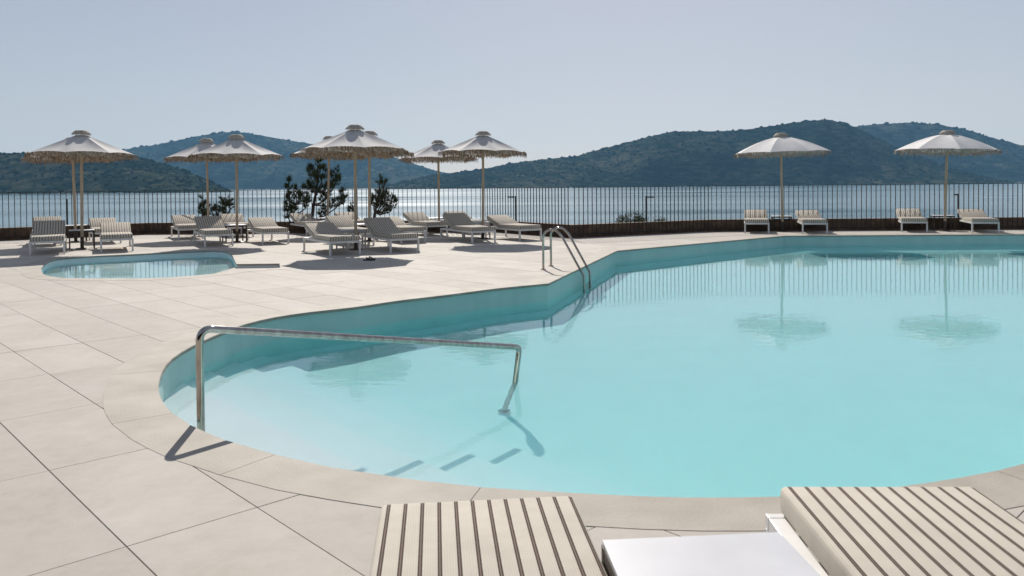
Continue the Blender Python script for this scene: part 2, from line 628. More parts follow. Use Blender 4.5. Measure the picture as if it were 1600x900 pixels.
# ------------------------------------------------------------------ pool outlines (water-side edge of the coping, z = 0)
far_edge = [(1225, 368.5), (963, 391.8), (855.5, 443)]
left_edge = [(778, 450.5), (700, 460.5), (620, 470), (553, 480), (485, 487.5), (427, 496), (380, 507), (344, 520), (297, 541),
             (265.4, 560.7), (250, 580), (243, 604), (248, 625), (265.4, 647), (297, 667), (348, 689), (374, 696.6), (427, 712),
             (506, 730.5), (576.5, 742), (660, 753.5), (750, 763.5), (900, 773), (1000, 778), (1075, 780), (1220, 778.5),
             (1350, 769.5), (1459, 756), (1515.6, 746.4), (1600, 727.6)]
main_px = [at(*p).to_2d() for p in far_edge + left_edge]
wr = at(1600, 366.5).to_2d()
right_side = [Vector((3.55, 4.75)), Vector((4.9, 6.0)), Vector((7.6, 7.6)), Vector((11.5, 8.6)), Vector((15.5, 10.5)), Vector((18.5, 14.5)), Vector((19.0, wr.y))]
raw = main_px + right_side
MAIN = spline(raw, corners=(0, 1, 2, len(raw) - 1), step=0.2)
if area2(MAIN) < 0: MAIN.reverse()

kid_px = [(65, 415.5), (87, 405), (136, 400.7), (202, 397.6), (283, 393.5), (335, 391.6), (358, 394.5), (371, 412.6), (438, 411.8), (439.5, 418.5),
          (375, 422.5), (347, 426.7), (289, 432), (231, 435), (145, 435.2), (101, 434.5), (72, 431), (63, 423)]
kraw = [at(*p).to_2d() for p in kid_px]
KID = spline(kraw, corners=(7, 8, 9), step=0.2)
if area2(KID) < 0: KID.reverse()

COPING_W = 0.35
MAIN_OUT = offset_poly(MAIN, COPING_W - 0.012)
KID_OUT = offset_poly(KID, 0.30 - 0.012)

# ------------------------------------------------------------------ deck
FENCE = [far(-260, 381.5, 22.4).to_2d(), at(0, 376.0).to_2d(), at(230, 366).to_2d(), at(762, 361.5).to_2d(), at(893, 372).to_2d(), at(1108, 361.8).to_2d(), at(1600, 358.2).to_2d()]
fdir = (FENCE[1] - FENCE[2]).normalized()
FENCE[0] = FENCE[1] + fdir * 5.5
FENCE.append(FENCE[-1] + (FENCE[-1] - FENCE[-2]).normalized() * 7)
DECK_POLY = [Vector((-24, -5)), Vector((26, -5))] + [Vector((26, FENCE[-1].y + .25))] + [p + Vector((0, 0.25)) for p in reversed(FENCE)] + [Vector((-24, FENCE[0].y + .2))]

V, F = triangulate(DECK_POLY, [offset_poly(MAIN, 0.06), offset_poly(KID, 0.06)])
vs, fs = slab(V, F, -0.25, -0.004)
mb = MB(); mb.add(vs, fs)
deck = mb.build('terrace', M['grout'])
tag(deck, kind='structure')

TA, TB = Vector((0.685, -0.728)), Vector((0.728, 0.685))
A0, AS, B0, BS, GAP = -4.774, 1.25, 1.077, 0.578, 0.0030
tiles = []
for i in range(-26, 12):
    for j in range(-22, 46):
        a0, a1 = A0 + AS * i + GAP, A0 + AS * (i + 1) - GAP
        b0, b1 = B0 + BS * j + GAP, B0 + BS * (j + 1) - GAP
        quad = [TA * a + TB * b for a, b in ((a0, b0), (a0, b1), (a1, b1), (a1, b0))]
        if area2(quad) < 0: quad.reverse()
        c = (quad[0] + quad[2]) / 2
        if c.y < 0.6 or abs(c.x) > 0.78 * c.y + 2.2 or not inside(c, DECK_POLY):
            continue
        hit = []
        skip = False
        for P in (MAIN_OUT, KID_OUT):
            ins = [inside(q, P) for q in quad]
            mids = any(inside(quad[k].lerp(quad[(k + 1) % 4], t), P) for k in range(4) for t in (.2, .4, .6, .8))
            near = any(inside(p, quad) for p in P)
            if all(ins) and not near:
                skip = True
            elif any(ins) or mids or near:
                hit.append(P)
        if skip: continue
        # gently uneven: a fraction of a millimetre of tilt
        dz = random.uniform(-0.0008, 0.0008)
        if hit:
            V, F = triangulate(quad, hit)
            if not F: continue
            vs, fs = slab(V, F, -0.008, dz)
        else:
            vs = [(q.x, q.y, dz) for q in quad] + [(q.x, q.y, -0.008) for q in quad]
            fs = [(0, 1, 2, 3)] + [(k, k + 4, (k + 1) % 4 + 4, (k + 1) % 4) for k in range(4)]
        rel = sum((Vector(v) for v in vs), Vector()) / len(vs)
        vis = abs(c.x) / c.y < 0.70
        tiles.append(((0 if vis else 1), c.length, vs, fs))
tiles.sort(key=lambda t: (t[0], t[1]))
for k, (_, _, vs, fs) in enumerate(tiles[:300]):
    mb = MB(); mb.add(vs, fs)
    mb.build('tile', M['tile'], deck)
mb = MB()
for (_, _, vs, fs) in tiles[300:]:
    mb.add(vs, fs)
tag(mb.build('far_tiles', M['tile'], deck), kind='stuff')


# ------------------------------------------------------------------ swimming pools
def coping(outline, width, parent, every, z=0.0025):
    """stones following the outline, a joint every few metres"""
    n = len(outline)
    inn = offset_poly(outline, -0.02)
    out = offset_poly(outline, width)
    acc, start = 0.0, 0
    runs, cur = [], [0]
    for i in range(1, n + 1):
        acc += (outline[i % n] - outline[i - 1]).length
        cur.append(i % n)
        if acc >= every or i == n:
            runs.append(cur); cur = [i % n]; acc = 0.0
    for run in runs:
        p_in = [inn[i].copy() for i in run]
        p_out = [out[i].copy() for i in run]
        for P in (p_in, p_out):
            P[0] += (P[1] - P[0]).normalized() * 0.002
            P[-1] += (P[-2] - P[-1]).normalized() * 0.002
        m = len(run)
        vs, fs = [], []
        for i in range(m):
            a, b = p_in[i], p_out[i]
            d = (b - a).normalized()
            a2 = a + d * 0.006
            vs += [(a.x, a.y, -0.03), (a.x, a.y, z - 0.006), (a2.x, a2.y, z), (b.x, b.y, z), (b.x, b.y, -0.03)]
        for i in range(m - 1):
            for q in range(5):
                r = (q + 1) % 5
                fs.append((i * 5 + q, i * 5 + r, (i + 1) * 5 + r, (i + 1) * 5 + q))
        fs += [(4, 3, 2, 1, 0), tuple((m - 1) * 5 + q for q in range(5))]
        mb = MB(); mb.add(vs, fs)
        mb.build('coping_stone', M['coping'], parent)


def clip_half(poly, d, lim):
    """part of poly with p.d <= lim"""
    out = []
    for i in range(len(poly)):
        a, b = poly[i], poly[(i + 1) % len(poly)]
        da, db = a.dot(d) - lim, b.dot(d) - lim
        if da <= 0: out.append(a)
        if da * db < 0:
            out.append(a.lerp(b, da / (da - db)))
    return out


WATER_Z = -0.27
FLOOR_Z = -1.08
pool = empty('swimming_pool', (2.0, 10.0, 0))
tag(pool, 'large free-form turquoise swimming pool with pale stone coping', 'swimming pool')
pool_off = Vector((2.0, 10.0, 0))


def under(o, root):
    o.parent = root
    o.matrix_parent_inverse = Matrix.Translation(-root.location)
    return o


mb = MB()
n = len(MAIN)
mb.add([(p.x, p.y, -0.03) for p in MAIN] + [(p.x, p.y, FLOOR_Z) for p in MAIN],
       [(i, (i + 1) % n, (i + 1) % n + n, i + n) for i in range(n)])
V, F = triangulate(offset_poly(MAIN, 0.02))
mb.add([(p.x, p.y, FLOOR_Z) for p in V], F)
basin = mb.build('basin', M['basin'])
basin.data.materials.append(M['wall_lining'])
basin.data.polygons.foreach_set('material_index', [1 if i < n else 0 for i in range(len(basin.data.polygons))])
under(basin, pool)
big = offset_poly(MAIN, 0.02)
for lim, z in ((2.78, -0.39), (3.22, -0.56), (3.66, -0.74), (4.1, -0.92)):
    poly = clip_half(big, TB, lim)
    # only the round end nearest the viewer
    poly = [p for p in poly if p.x < 3.4]
    if len(poly) < 3: continue
    V, F = triangulate(poly)
    vs, fs = slab(V, F, FLOOR_Z - 0.02, z)
    mb = MB(); mb.add(vs, fs)
    under(mb.build('pool_step', M['step']), pool)
cop = empty('coping_tmp')
coping(MAIN, COPING_W, None, 1.25)
for o in [o for o in COL.objects if o.name.startswith('coping_stone') and o.parent is None]:
    under(o, pool)
bpy.data.objects.remove(cop)


def water_body(name, poly, zt, zb):
    """the water's surface as a smooth sheet (light refracts through it) over a closed absorbing body"""
    V, F = triangulate(poly)
    used = sorted({i for f in F for i in f})
    mp = {i: k for k, i in enumerate(used)}
    F = [tuple(mp[i] for i in f) for f in F]
    P = [V[i] for i in used]
    mb = MB()
    mb.add([(p.x, p.y, zt) for p in P], F, True)
    o = mb.build(name, M['pwater'])
    o.data.normals_split_custom_set_from_vertices([(0, 0, 1)] * len(P))
    vs, fs = slab(V, [tuple(used[i] for i in f) for f in F], zb, zt + 0.003)
    m = len(P)
    fs = fs + [tuple(reversed([i + m for i in f])) for f in F]
    mb = MB(); mb.add(vs, fs)
    mb.build('water_depth', M['pdepth'], o)
    return o


pw = water_body('pool_water', offset_poly(MAIN, 0.015), WATER_Z, FLOOR_Z - 0.1)
tag(pw, kind='structure')

# children's pool: shallow, with a dry shelf at its right end
kpool = empty('paddling_pool', (kraw[3].x, kraw[3].y, 0))
tag(kpool, "small shallow children's pool beside the left loungers", 'paddling pool')
mb = MB()
n = len(KID)
KZ = -0.55
mb.add([(p.x, p.y, -0.03) for p in KID] + [(p.x, p.y, KZ) for p in KID],
       [(i, (i + 1) % n, (i + 1) % n + n, i + n) for i in range(n)])
V, F = triangulate(offset_poly(KID, 0.01))
mb.add([(p.x, p.y, KZ) for p in V], F)
under(mb.build('basin', M['basin']), kpool)
s0, s1 = at(371, 413).x, at(440, 413).x
shelf = [p for p in clip_half(offset_poly(KID, 0.012), Vector((-1, 0)), -(s0 - 0.1))]
V, F = triangulate(shelf)
vs, fs = slab(V, F, KZ - 0.02, -0.075)
mb = MB(); mb.add(vs, fs)
under(mb.build('shelf', M['tile']), kpool)
before = set(COL.objects)
coping(KID, 0.30, None, 1.1)
for o in set(COL.objects) - before:
    under(o, kpool)
kw = water_body('paddling_water', offset_poly(KID, 0.008), -0.10, KZ - 0.1)
tag(kw, kind='structure')
for o in (pw, kw):
    try: o.cycles.is_caustics_caster = True
    except Exception: pass
for o in COL.objects:
    if o.name.startswith(('basin', 'pool_step', 'shelf')):
        try: o.cycles.is_caustics_receiver = True
        except Exception: pass

# ------------------------------------------------------------------ sea, hillside and hills
SEA_Z = -8.0
mb = MB()
xs = [-6900, -2500, -400, 400, 2500, 6900]
ys = [40, 120, 400, 1500, 4000, 6700]
vs = [(x, y, SEA_Z) for y in ys for x in xs]
fs = [(j * 6 + i, j * 6 + i + 1, (j + 1) * 6 + i + 1, (j + 1) * 6 + i) for j in range(5) for i in range(5)]
mb.add(vs, fs)
sea = mb.build('sea', M['sea'])
tag(sea, kind='structure')

slope_z = lambda y: -1.2 - max(0, y - 27) * 0.27
mb = MB()
nx, ny = 90, 30
vs, fs = [], []
rng = random.Random(3)
for j in range(ny):
    for i in range(nx):
        x, y = -70 + 150 * i / (nx - 1), 22 + 34 * j / (ny - 1)
        vs.append((x, y, slope_z(y) + rng.uniform(-.15, .15) - (0.6 if y < 25 else 0)))
for j in range(ny - 1):
    for i in range(nx - 1):
        a = j * nx + i
        fs.append((a, a + 1, a + nx + 1, a + nx))
mb.add(vs, fs, True)
tag(mb.build('hillside', M['soil']), kind='structure')


def vnoise(x, y, seed):
    """smooth value noise on arrays"""
    rs = np.random.RandomState(seed)
    tab = rs.rand(256, 256)
    xi, yi = np.floor(x).astype(int), np.floor(y).astype(int)
    fx, fy = x - xi, y - yi
    fx, fy = fx * fx * (3 - 2 * fx), fy * fy * (3 - 2 * fy)
    g = lambda a, b: tab[a % 256, b % 256]
    return (g(xi, yi) * (1 - fx) + g(xi + 1, yi) * fx) * (1 - fy) + (g(xi, yi + 1) * (1 - fx) + g(xi + 1, yi + 1) * fx) * fy


def hill(name, ridge, d_shore, d_ridge, mat, seed, nu=620, nv=110, bushes=1500, bush=4.0):
    """ridge: photo points of the skyline; the land rises from the shore to it and falls behind"""
    rp = [far(px, py, d_ridge) for px, py in ridge]
    rx = np.array([p.x for p in rp]); rz = np.array([p.z for p in rp])
    u = np.linspace(rx[0], rx[-1], nu)
    zr = np.interp(u, rx, rz)
    k = np.hanning(9); k /= k.sum()
    zr = np.convolve(np.pad(zr, 4, mode='edge'), k, mode='valid')
    v = np.linspace(0, 1.25, nv)
    U, Vv = np.meshgrid(u, v)
    ZR = np.broadcast_to(zr, U.shape)
    vv = np.clip(Vv, 0, 1)
    prof = 0.75 * vv + 0.25 * np.sin(vv * math.pi / 2) - 0.0
    Y = d_shore + (d_ridge - d_shore) * Vv
    X = U * (Y / d_ridge)
    H = (ZR - SEA_Z)
    g = vnoise(X / 190 + 7, Y / 420 + 3, seed) - 0.5
    g2 = vnoise(X / 60, Y / 130, seed + 1) - 0.5
    env = np.sin(np.clip(vv, 0, 1) * math.pi)
    Z = SEA_Z - 0.5 + H * prof + env * H * (0.42 * g + 0.2 * g2)
    Z -= np.clip(Vv - 1, 0, 1) * H * 1.2
    s1 = vnoise(X / 9, Y / 12, seed + 2)
    s2 = vnoise(X / 21, Y / 30, seed + 3)
    Z += np.clip(H / 60, 0, 1) * ((s1 ** 2) * 3.2 + s2 * 2.0 - 1.2)
    # never stick out above the photographed skyline seen from the terrace
    lim = 1.5 + (ZR - 1.5) * (Y / d_ridge)
    Z = np.where(Vv < 0.97, np.minimum(Z, lim + 1.0), Z)
    verts = np.stack([X, Y, Z], -1).reshape(-1, 3)
    idx = np.arange(nu * nv).reshape(nv, nu)
    faces = np.stack([idx[:-1, :-1], idx[:-1, 1:], idx[1:, 1:], idx[1:, :-1]], -1).reshape(-1, 4)
    o = np_mesh(name, verts, faces, mat, smooth=True)
    tag(o, kind='structure')
    # bushes and small trees over the slope
    rs = np.random.RandomState(seed + 9)
    ico = [(0, 0, 1), (.89, 0, .45), (.28, .85, .45), (-.72, .53, .45), (-.72, -.53, .45), (.28, -.85, .45), (0.6, .5, -.5), (-.5, .7, -.5), (-.6, -.6, -.5), (.5, -.7, -.5)]
    ifs = [(0, 1, 2), (0, 2, 3), (0, 3, 4), (0, 4, 5), (0, 5, 1), (1, 6, 2), (2, 7, 3), (3, 8, 4), (4, 8, 5), (5, 9, 1), (1, 9, 6), (2, 6, 7), (3, 7, 8), (5, 8, 9)]
    ico = np.array(ico); ifs = np.array(ifs)
    bi = rs.randint(0, nu, bushes)
    bj = (rs.rand(bushes) ** 0.7 * nv * 0.8).astype(int).clip(1, nv - 1)
    edge = rs.rand(bushes) < 0.11            # the ones that roughen the skyline
    bj[edge] = (nv * (0.77 + 0.03 * rs.rand(edge.sum()))).astype(int)
    ctr = np.stack([X[bj, bi], Y[bj, bi], Z[bj, bi]], -1)
    ok = ctr[:, 2] > SEA_Z + 4
    ctr = ctr[ok]
    sz = bush * (0.5 + rs.rand(len(ctr)) ** 2 * 1.1) * np.where(edge[ok], 1.35, 1.0)
    vv_ = ctr[:, None, :] + ico[None] * sz[:, None, None] * (0.8 + 0.4 * rs.rand(len(ctr), len(ico), 1)) * np.array([1, 1, .75])
    ff = ifs[None] + (np.arange(len(ctr)) * len(ico))[:, None, None]
    b = np_mesh(name + '_bushes', vv_.reshape(-1, 3), ff.reshape(-1, 3), M['scrub'], smooth=True)
    tag(b, 'low dark scrub bushes scattered over the ' + name.replace('_', ' '), 'scrub', kind='stuff')
    return o


hill('left_headland', [(-420, 262), (-250, 250), (-120, 244), (0, 241), (60, 240), (120, 240), (180, 241), (214, 245), (230, 249), (259, 256.5), (288, 266.7),
                       (316.7, 279.7), (345.5, 291), (357, 296.5), (366, 299)], 1750, 2150, M['hill_near'], 11, bushes=1500, bush=4.2)
hill('middle_hill', [(-300, 262), (-100, 262), (0, 258), (100, 247), (192, 234), (250, 225), (300, 214), (340, 207.5), (370, 206), (400, 210.5), (440, 217), (480, 225), (540, 230), (590, 238), (629, 249.5),
                     (650, 257), (678, 266), (692, 269), (715, 276), (760, 284), (800, 290)], 4300, 5200, M['hill_mid'], 23, bushes=1300, bush=8)
hill('right_hill', [(600, 290), (640, 283), (675, 274), (706.7, 270), (735.6, 266.7), (764, 262), (793, 256.6), (822, 252), (850, 249), (900, 244), (950, 230), (1000, 217.5),
                    (1050, 206), (1100, 205), (1150, 204), (1200, 197.5), (1250, 190), (1290, 186.5), (1320, 192.5), (1340, 200), (1360, 212), (1400, 231), (1440, 247),
                    (1485, 263), (1520, 273), (1568, 283), (1592, 286), (1620, 289)], 2800, 3400, M['hill_near'], 37, nu=900, bushes=2600, bush=5.0)
hill('far_right_hill', [(1180, 230), (1260, 212), (1340, 197.5), (1375, 193.5), (1425, 191.5), (1465, 194), (1510, 202.5), (1550, 215), (1600, 228), (1700, 246), (1850, 262)],
     3900, 4600, M['hill_mid'], 51, bushes=1300, bush=7)

# ------------------------------------------------------------------ parapet and fence
PH = 0.34
par = empty('parapet_wall', (FENCE[3].x, FENCE[3].y, 0))
tag(par, 'low dark brown parapet wall along the seaward edge of the terrace', 'wall')
fen = empty('fence', (FENCE[4].x, FENCE[4].y, 0))
tag(fen, 'dark metal fence of thin upright bars between terrace and sea', 'fence')
PT = 0.24
front = FENCE
back = []
for i, p in enumerate(FENCE):
    d1 = (FENCE[i] - FENCE[max(0, i - 1)]) if i else (FENCE[1] - FENCE[0])
    d2 = (FENCE[min(len(FENCE) - 1, i + 1)] - FENCE[i]) if i < len(FENCE) - 1 else d1
    d1, d2 = d1.normalized(), d2.normalized()
    n1, n2 = Vector((-d1.y, d1.x)), Vector((-d2.y, d2.x))
    m = (n1 + n2).normalized()
    back.append(p + m * PT / max(.5, m.dot(n1)))
for i in range(len(FENCE) - 1):
    a, b, c, d = FENCE[i], FENCE[i + 1], back[i + 1], back[i]
    mb = MB()
    mb.add([(p.x, p.y, -0.3) for p in (a, b, c, d)] + [(p.x, p.y, PH) for p in (a, b, c, d)],
           [(0, 1, 5, 4), (1, 2, 6, 5), (2, 3, 7, 6), (3, 0, 4, 7), (4, 5, 6, 7)])
    under(mb.build('wall_section', M['parapet']), par)
    # coping slab on the wall
    mb = MB()
    e = 0.015
    mb.add([(p.x, p.y, PH + .002) for p in (a, b, c, d)] + [(p.x, p.y, PH + 0.03) for p in (a, b, c, d)],
           [(0, 1, 5, 4), (1, 2, 6, 5), (2, 3, 7, 6), (3, 0, 4, 7), (4, 5, 6, 7)])
    under(mb.build('wall_cap', M['parapet']), par)
FT = 1.42
bar_me = None
for i in range(len(FENCE) - 1):
    a, b = FENCE[i], FENCE[i + 1]
    d = (b - a); L = d.length; d.normalize()
    nrm = Vector((d.y, -d.x))
    a2, b2 = a + nrm * 0.05, b + nrm * 0.05
    nb = max(1, round(L / 0.15))
    ang = math.atan2(d.y, d.x)
    for k in range(nb):
        p = a2.lerp(b2, (k + 0.5) / nb)
        if bar_me is None:
            mb = MB(); mb.box((0, 0, (FT + .07) / 2), (0.017, 0.02, FT - .07))
            o = mb.build('bar', M['dark']); bar_me = o.data
        else:
            o = link_mesh('bar', bar_me)
        o.location = (p.x - fen.location.x, p.y - fen.location.y, 0)
        o.rotation_euler = (0, 0, ang)
        o.parent = fen
    mid = (a2 + b2) / 2
    for nm, z, h in (('top_rail', FT + .007, 0.014), ('bottom_rail', 0.10, 0.025)):
        mb = MB(); mb.box((0, 0, 0), (L, 0.026, h))
        o = mb.build(nm, M['dark'], fen)
        o.location = (mid.x - fen.location.x, mid.y - fen.location.y, z)
        o.rotation_euler = (0, 0, ang)


# ------------------------------------------------------------------ sun loungers
FW, FL, RAIL_Z, MT, HINGE = 0.72, 1.95, 0.29, 0.10, 1.16
MWID = 0.69
BACK_L = 0.76


def cushion(L, name, mat):
    """padded slab: y from 0 to L, z from 0 to MT, soft rounded edges and a slight crown"""
    nx, ny = 10, 14
    bm = bmesh.new()
    bmesh.ops.create_cube(bm, size=1)
    bmesh.ops.scale(bm, vec=(MWID, L, MT), verts=bm.verts)
    bmesh.ops.translate(bm, vec=(0, L / 2, MT / 2), verts=bm.verts)
    bmesh.ops.bevel(bm, geom=bm.edges[:], offset=0.022, segments=3, affect='EDGES', profile=0.5)
    for f in bm.faces: f.smooth = True
    me = bpy.data.meshes.new(name)
    bm.to_mesh(me); bm.free()
    me.materials.append(mat)
    return me


def make_lounger():
    root = empty('sun_lounger')
    mb = MB()
    for sx in (-1, 1):
        mb.box((sx * (FW / 2 - 0.03), FL / 2, RAIL_Z), (0.06, FL - 0.082, 0.05), bev=0.004)
    mb.box((0, 0.02, RAIL_Z), (FW, 0.04, 0.05), bev=0.004)
    mb.box((0, FL - 0.02, RAIL_Z), (FW, 0.04, 0.05), bev=0.004)
    for k in range(6):
        mb.box((0, 0.18 + k * 0.19, RAIL_Z + 0.005), (FW - 0.122, 0.06, 0.012))
    mb.build('frame', M['white'], root)
    for sx, y in ((-1, 0.022), (1, 0.022), (-1, FL - 0.022), (1, FL - 0.022)):
        mb = MB(); mb.box((sx * (FW / 2 - 0.022), y, (RAIL_Z - 0.027) / 2), (0.042, 0.042, RAIL_Z - 0.027), bev=0.003)
        mb.build('leg', M['white'], root)
    seat = link_mesh('seat_cushion', cushion(HINGE + 0.01, 'seat_cushion', M['stripe']), None, root)
    seat.location = (0, -0.005, RAIL_Z + 0.026)
    back = link_mesh('backrest_cushion', cushion(BACK_L, 'backrest_cushion', M['stripe']), None, root)
    back.location = (0, HINGE + 0.01, RAIL_Z + 0.03)
    mb = MB()
    for sx in (-1, 1):
        mb.box((sx * (MWID / 2 - 0.03), BACK_L / 2, -0.014), (0.035, BACK_L - .05, 0.022))
    mb.box((0, BACK_L - 0.02, -0.014), (MWID - 0.1, 0.035, 0.022))
    mb.box((0, BACK_L * .5, -0.014), (MWID - 0.1, 0.035, 0.022))
    bf = mb.build('backrest_frame', M['white'], root)
    bf.location = (0, HINGE + 0.01, RAIL_Z + 0.028)
    # prop under the backrest
    mb = MB()
    for sx in (-1, 1):
        mb.tube([(sx * 0.24, 0, 0), (sx * 0.24, 0.14, 0.22)], 0.009, 6)
    pr = mb.build('backrest_prop', M['white'], root)
    pr.location = (0, HINGE + 0.38, RAIL_Z)
    return root


LOUNGER = make_lounger()
first = [True]


def lounger(x, y, yaw, label, tilt=21, group='striped sun loungers on the terrace'):
    """x, y: middle of the foot end; yaw: degrees the head end turns to the left of straight ahead"""
    yaw += random.uniform(-1.5, 1.5); tilt += random.uniform(-1.5, 1.5)
    o = LOUNGER if first[0] else copy_tree(LOUNGER)
    first[0] = False
    o.location = (x, y, 0)
    o.rotation_euler = (0, 0, R(yaw))
    for ch in o.children:
        b = ch.name.split('.')[0]
        if b in ('backrest_cushion', 'backrest_frame'):
            ch.rotation_euler = (R(tilt), 0, 0)
        elif b == 'backrest_prop':
            ch.scale = (1, 1, max(.3, 0.9 * math.sin(R(tilt)) * 1.6))
    tag(o, label, 'sun lounger', group)
    return o


# ------------------------------------------------------------------ side tables
def make_table(leg_mat, w=0.58, dpt=0.54, h=0.47):
    root = empty('side_table')
    mb = MB(); mb.box((0, 0, h - 0.008), (w - 0.004, dpt - 0.004, 0.012), bev=0.003)
    mb.build('table_top', M['tabletop'], root)
    mb = MB()
    for sy in (-1, 1):
        mb.box((0, sy * (dpt / 2 - 0.014), h - 0.032), (w - 0.06, 0.026, 0.034))
    for sx in (-1, 1):
        mb.box((sx * (w / 2 - 0.014), 0, h - 0.032), (0.026, dpt - 0.06, 0.034))
    mb.build('apron', leg_mat, root)
    for sx in (-1, 1):
        for sy in (-1, 1):
            mb = MB(); mb.box((sx * (w / 2 - 0.016), sy * (dpt / 2 - 0.016), (h - 0.016) / 2), (0.032, 0.032, h - 0.016))
            mb.build('leg', leg_mat, root)
    return root


TABLE_D = make_table(M['bronze'])
TABLE_G = make_table(M['grey'])
tfirst = {'d': True, 'g': True}


def table(x, y, yaw, label, kind='d'):
    src = TABLE_D if kind == 'd' else TABLE_G
    o = src if tfirst[kind] else copy_tree(src)
    tfirst[kind] = False
    o.location = (x, y, 0)
    o.rotation_euler = (0, 0, R(yaw))
    return tag(o, label, 'side table', 'small tables between the loungers')


# ------------------------------------------------------------------ umbrellas
def make_umbrella(seed, rad, rim_z, apex_z, sag, curve, cmat='canopy', fmat='fringe'):
    rng = random.Random(seed)
    root = empty('beach_umbrella')
    # pole with a darker sleeve at the foot
    mb = MB(); mb.tube([(0, 0, 0.26), (0, 0, 1.2), (0, 0, apex_z - 0.06)], [0.037, 0.036, 0.033], 12)
    mb.build('pole', M['wood'], root)
    mb = MB(); mb.tube([(0, 0, 0.01), (0, 0, 0.30)], 0.044, 12)
    mb.build('pole_sleeve', M['bronze'], root)
    mb = MB(); mb.tube([(0, 0, 0.0), (0, 0, 0.012), (0, 0, 0.02)], [0.16, 0.16, 0.13], 20, smooth=False)
    mb.build('base_plate', M['bronze'], root)
    # canopy: eight gores
    nr, nt_ = 8, 6
    r0, z0 = 0.13, apex_z - 0.015
    vs, fs = [], []
    tot = 8 * nt_
    rimz = [rim_z + rng.uniform(-.012, .012) for _ in range(8)]

    def cpt(s, k, q):
        a0, a1 = 2 * math.pi * k / 8, 2 * math.pi * (k + 1) / 8
        t = q / nt_
        r = r0 + (rad - r0) * s
        zz = z0 + (rimz[k] * (1 - t) + rimz[(k + 1) % 8] * t - z0) * (s ** curve)
        p = Vector((math.cos(a0), math.sin(a0))).lerp(Vector((math.cos(a1), math.sin(a1))), t) * r
        w_ = 4 * t * (1 - t)
        zz -= sag * w_ * math.sin(min(1, s) * math.pi) * 0.9
        zz += sag * w_ * (s ** 3) * 0.7
        p *= 1 - 0.03 * w_ * s ** 2
        return Vector((p.x, p.y, zz))
    for i in range(nr + 1):
        for k in range(8):
            for q in range(nt_):
                vs.append(cpt(i / nr, k, q))
    for i in range(nr):
        for j in range(tot):
            j2 = (j + 1) % tot
            fs.append((i * tot + j, i * tot + j2, (i + 1) * tot + j2, (i + 1) * tot + j))
    mb = MB(); mb.add(vs, fs, False)
    can = mb.build('canopy', M[cmat], root)
    for p in can.data.polygons: p.use_smooth = True
    # keep the eight ridges crisp
    bm = bmesh.new(); bm.from_mesh(can.data)
    for e in bm.edges:
        a, b = e.verts
        if a.index % tot % nt_ == 0 and b.index % tot == a.index % tot: e.smooth = False
    bm.to_mesh(can.data); bm.free()
    # ribs and hub
    for k in range(8):
        mb = MB()
        mb.tube([cpt(s, k, 0) - Vector((0, 0, 0.02)) for s in (0.02, 0.33, 0.66, 0.985)], 0.011, 6)
        mb.build('rib', M['wood'], root)
    for k in range(8):
        a = 2 * math.pi * k / 8
        p = cpt(0.52, k, 0)
        mb = MB(); mb.tube([(0.04 * math.cos(a), 0.04 * math.sin(a), rim_z - 0.02), (p.x, p.y, p.z - .03)], 0.008, 6)
        mb.build('strut', M['wood'], root)
    mb = MB(); mb.tube([(0, 0, rim_z - 0.07), (0, 0, rim_z + 0.02)], 0.055, 12)
    mb.build('hub', M['wood'], root)
    # fringe: a woven band with raffia strands of uneven length
    vs, fs = [], []
    for layer in range(3):
        per = 30
        for k in range(8):
            for q in range(per):
                t = (q + rng.random() * .7) / per * nt_
                qi = min(int(t), nt_ - 1); f = t - qi
                p = cpt(1, k, qi).lerp(cpt(1, k, qi + 1), f)
                rdir = Vector((p.x, p.y, 0)).normalized()
                tg = Vector((-rdir.y, rdir.x, 0))
                p = p + rdir * (0.004 + 0.005 * layer)
                ln = rng.uniform(0.085, 0.155) * (1.0 if rng.random() < .9 else 1.35)
                wd = rng.uniform(0.012, 0.026)
                sway = tg * rng.uniform(-.03, .03) + rdir * rng.uniform(-.02, .03)
                n0 = len(vs)
                a_, b_ = p - tg * wd / 2, p + tg * wd / 2
                mid = Vector((0, 0, -ln * .55)) + sway * .35
                end = Vector((0, 0, -ln)) + sway
                vs += [a_ + Vector((0, 0, .012)), b_ + Vector((0, 0, .012)), b_ + mid, a_ + mid, p + end]
                fs += [(n0, n0 + 1, n0 + 2, n0 + 3), (n0 + 3, n0 + 2, n0 + 4)]
    mb = MB(); mb.add(vs, fs)
    fr = mb.build('fringe', M[fmat], root)
    tag(fr, kind='stuff')
    # small raised cap over the vent
    prof = [(0.0, apex_z + 0.115), (0.12, apex_z + 0.11), (0.165, apex_z + 0.085), (0.215, apex_z + 0.03)]
    vs, fs = [], []
    nn = 16
    for r_, z_ in prof:
        for j in range(nn):
            a = 2 * math.pi * j / nn
            vs.append((r_ * math.cos(a), r_ * math.sin(a), z_))
    for i in range(len(prof) - 1):
        for j in range(nn):
            fs.append((i * nn + j, (i + 1) * nn + j, (i + 1) * nn + (j + 1) % nn, i * nn + (j + 1) % nn))
    mb = MB(); mb.add(vs, fs, True)
    cap = mb.build('vent_cap', M['cap'], root)
    vs, fs = [], []
    for q in range(110):
        a = 2 * math.pi * (q + rng.random()) / 110
        rdir = Vector((math.cos(a), math.sin(a), 0)); tg = Vector((-rdir.y, rdir.x, 0))
        p = rdir * 0.215 + Vector((0, 0, apex_z + 0.034))
        ln, wd = rng.uniform(.035, .065), rng.uniform(.012, .022)
        n0 = len(vs)
        vs += [p - tg * wd / 2, p + tg * wd / 2, p + rdir * .015 + tg * rng.uniform(-.01, .01) + Vector((0, 0, -ln))]
        fs.append((n0, n0 + 1, n0 + 2))
    mb = MB(); mb.add(vs, fs)
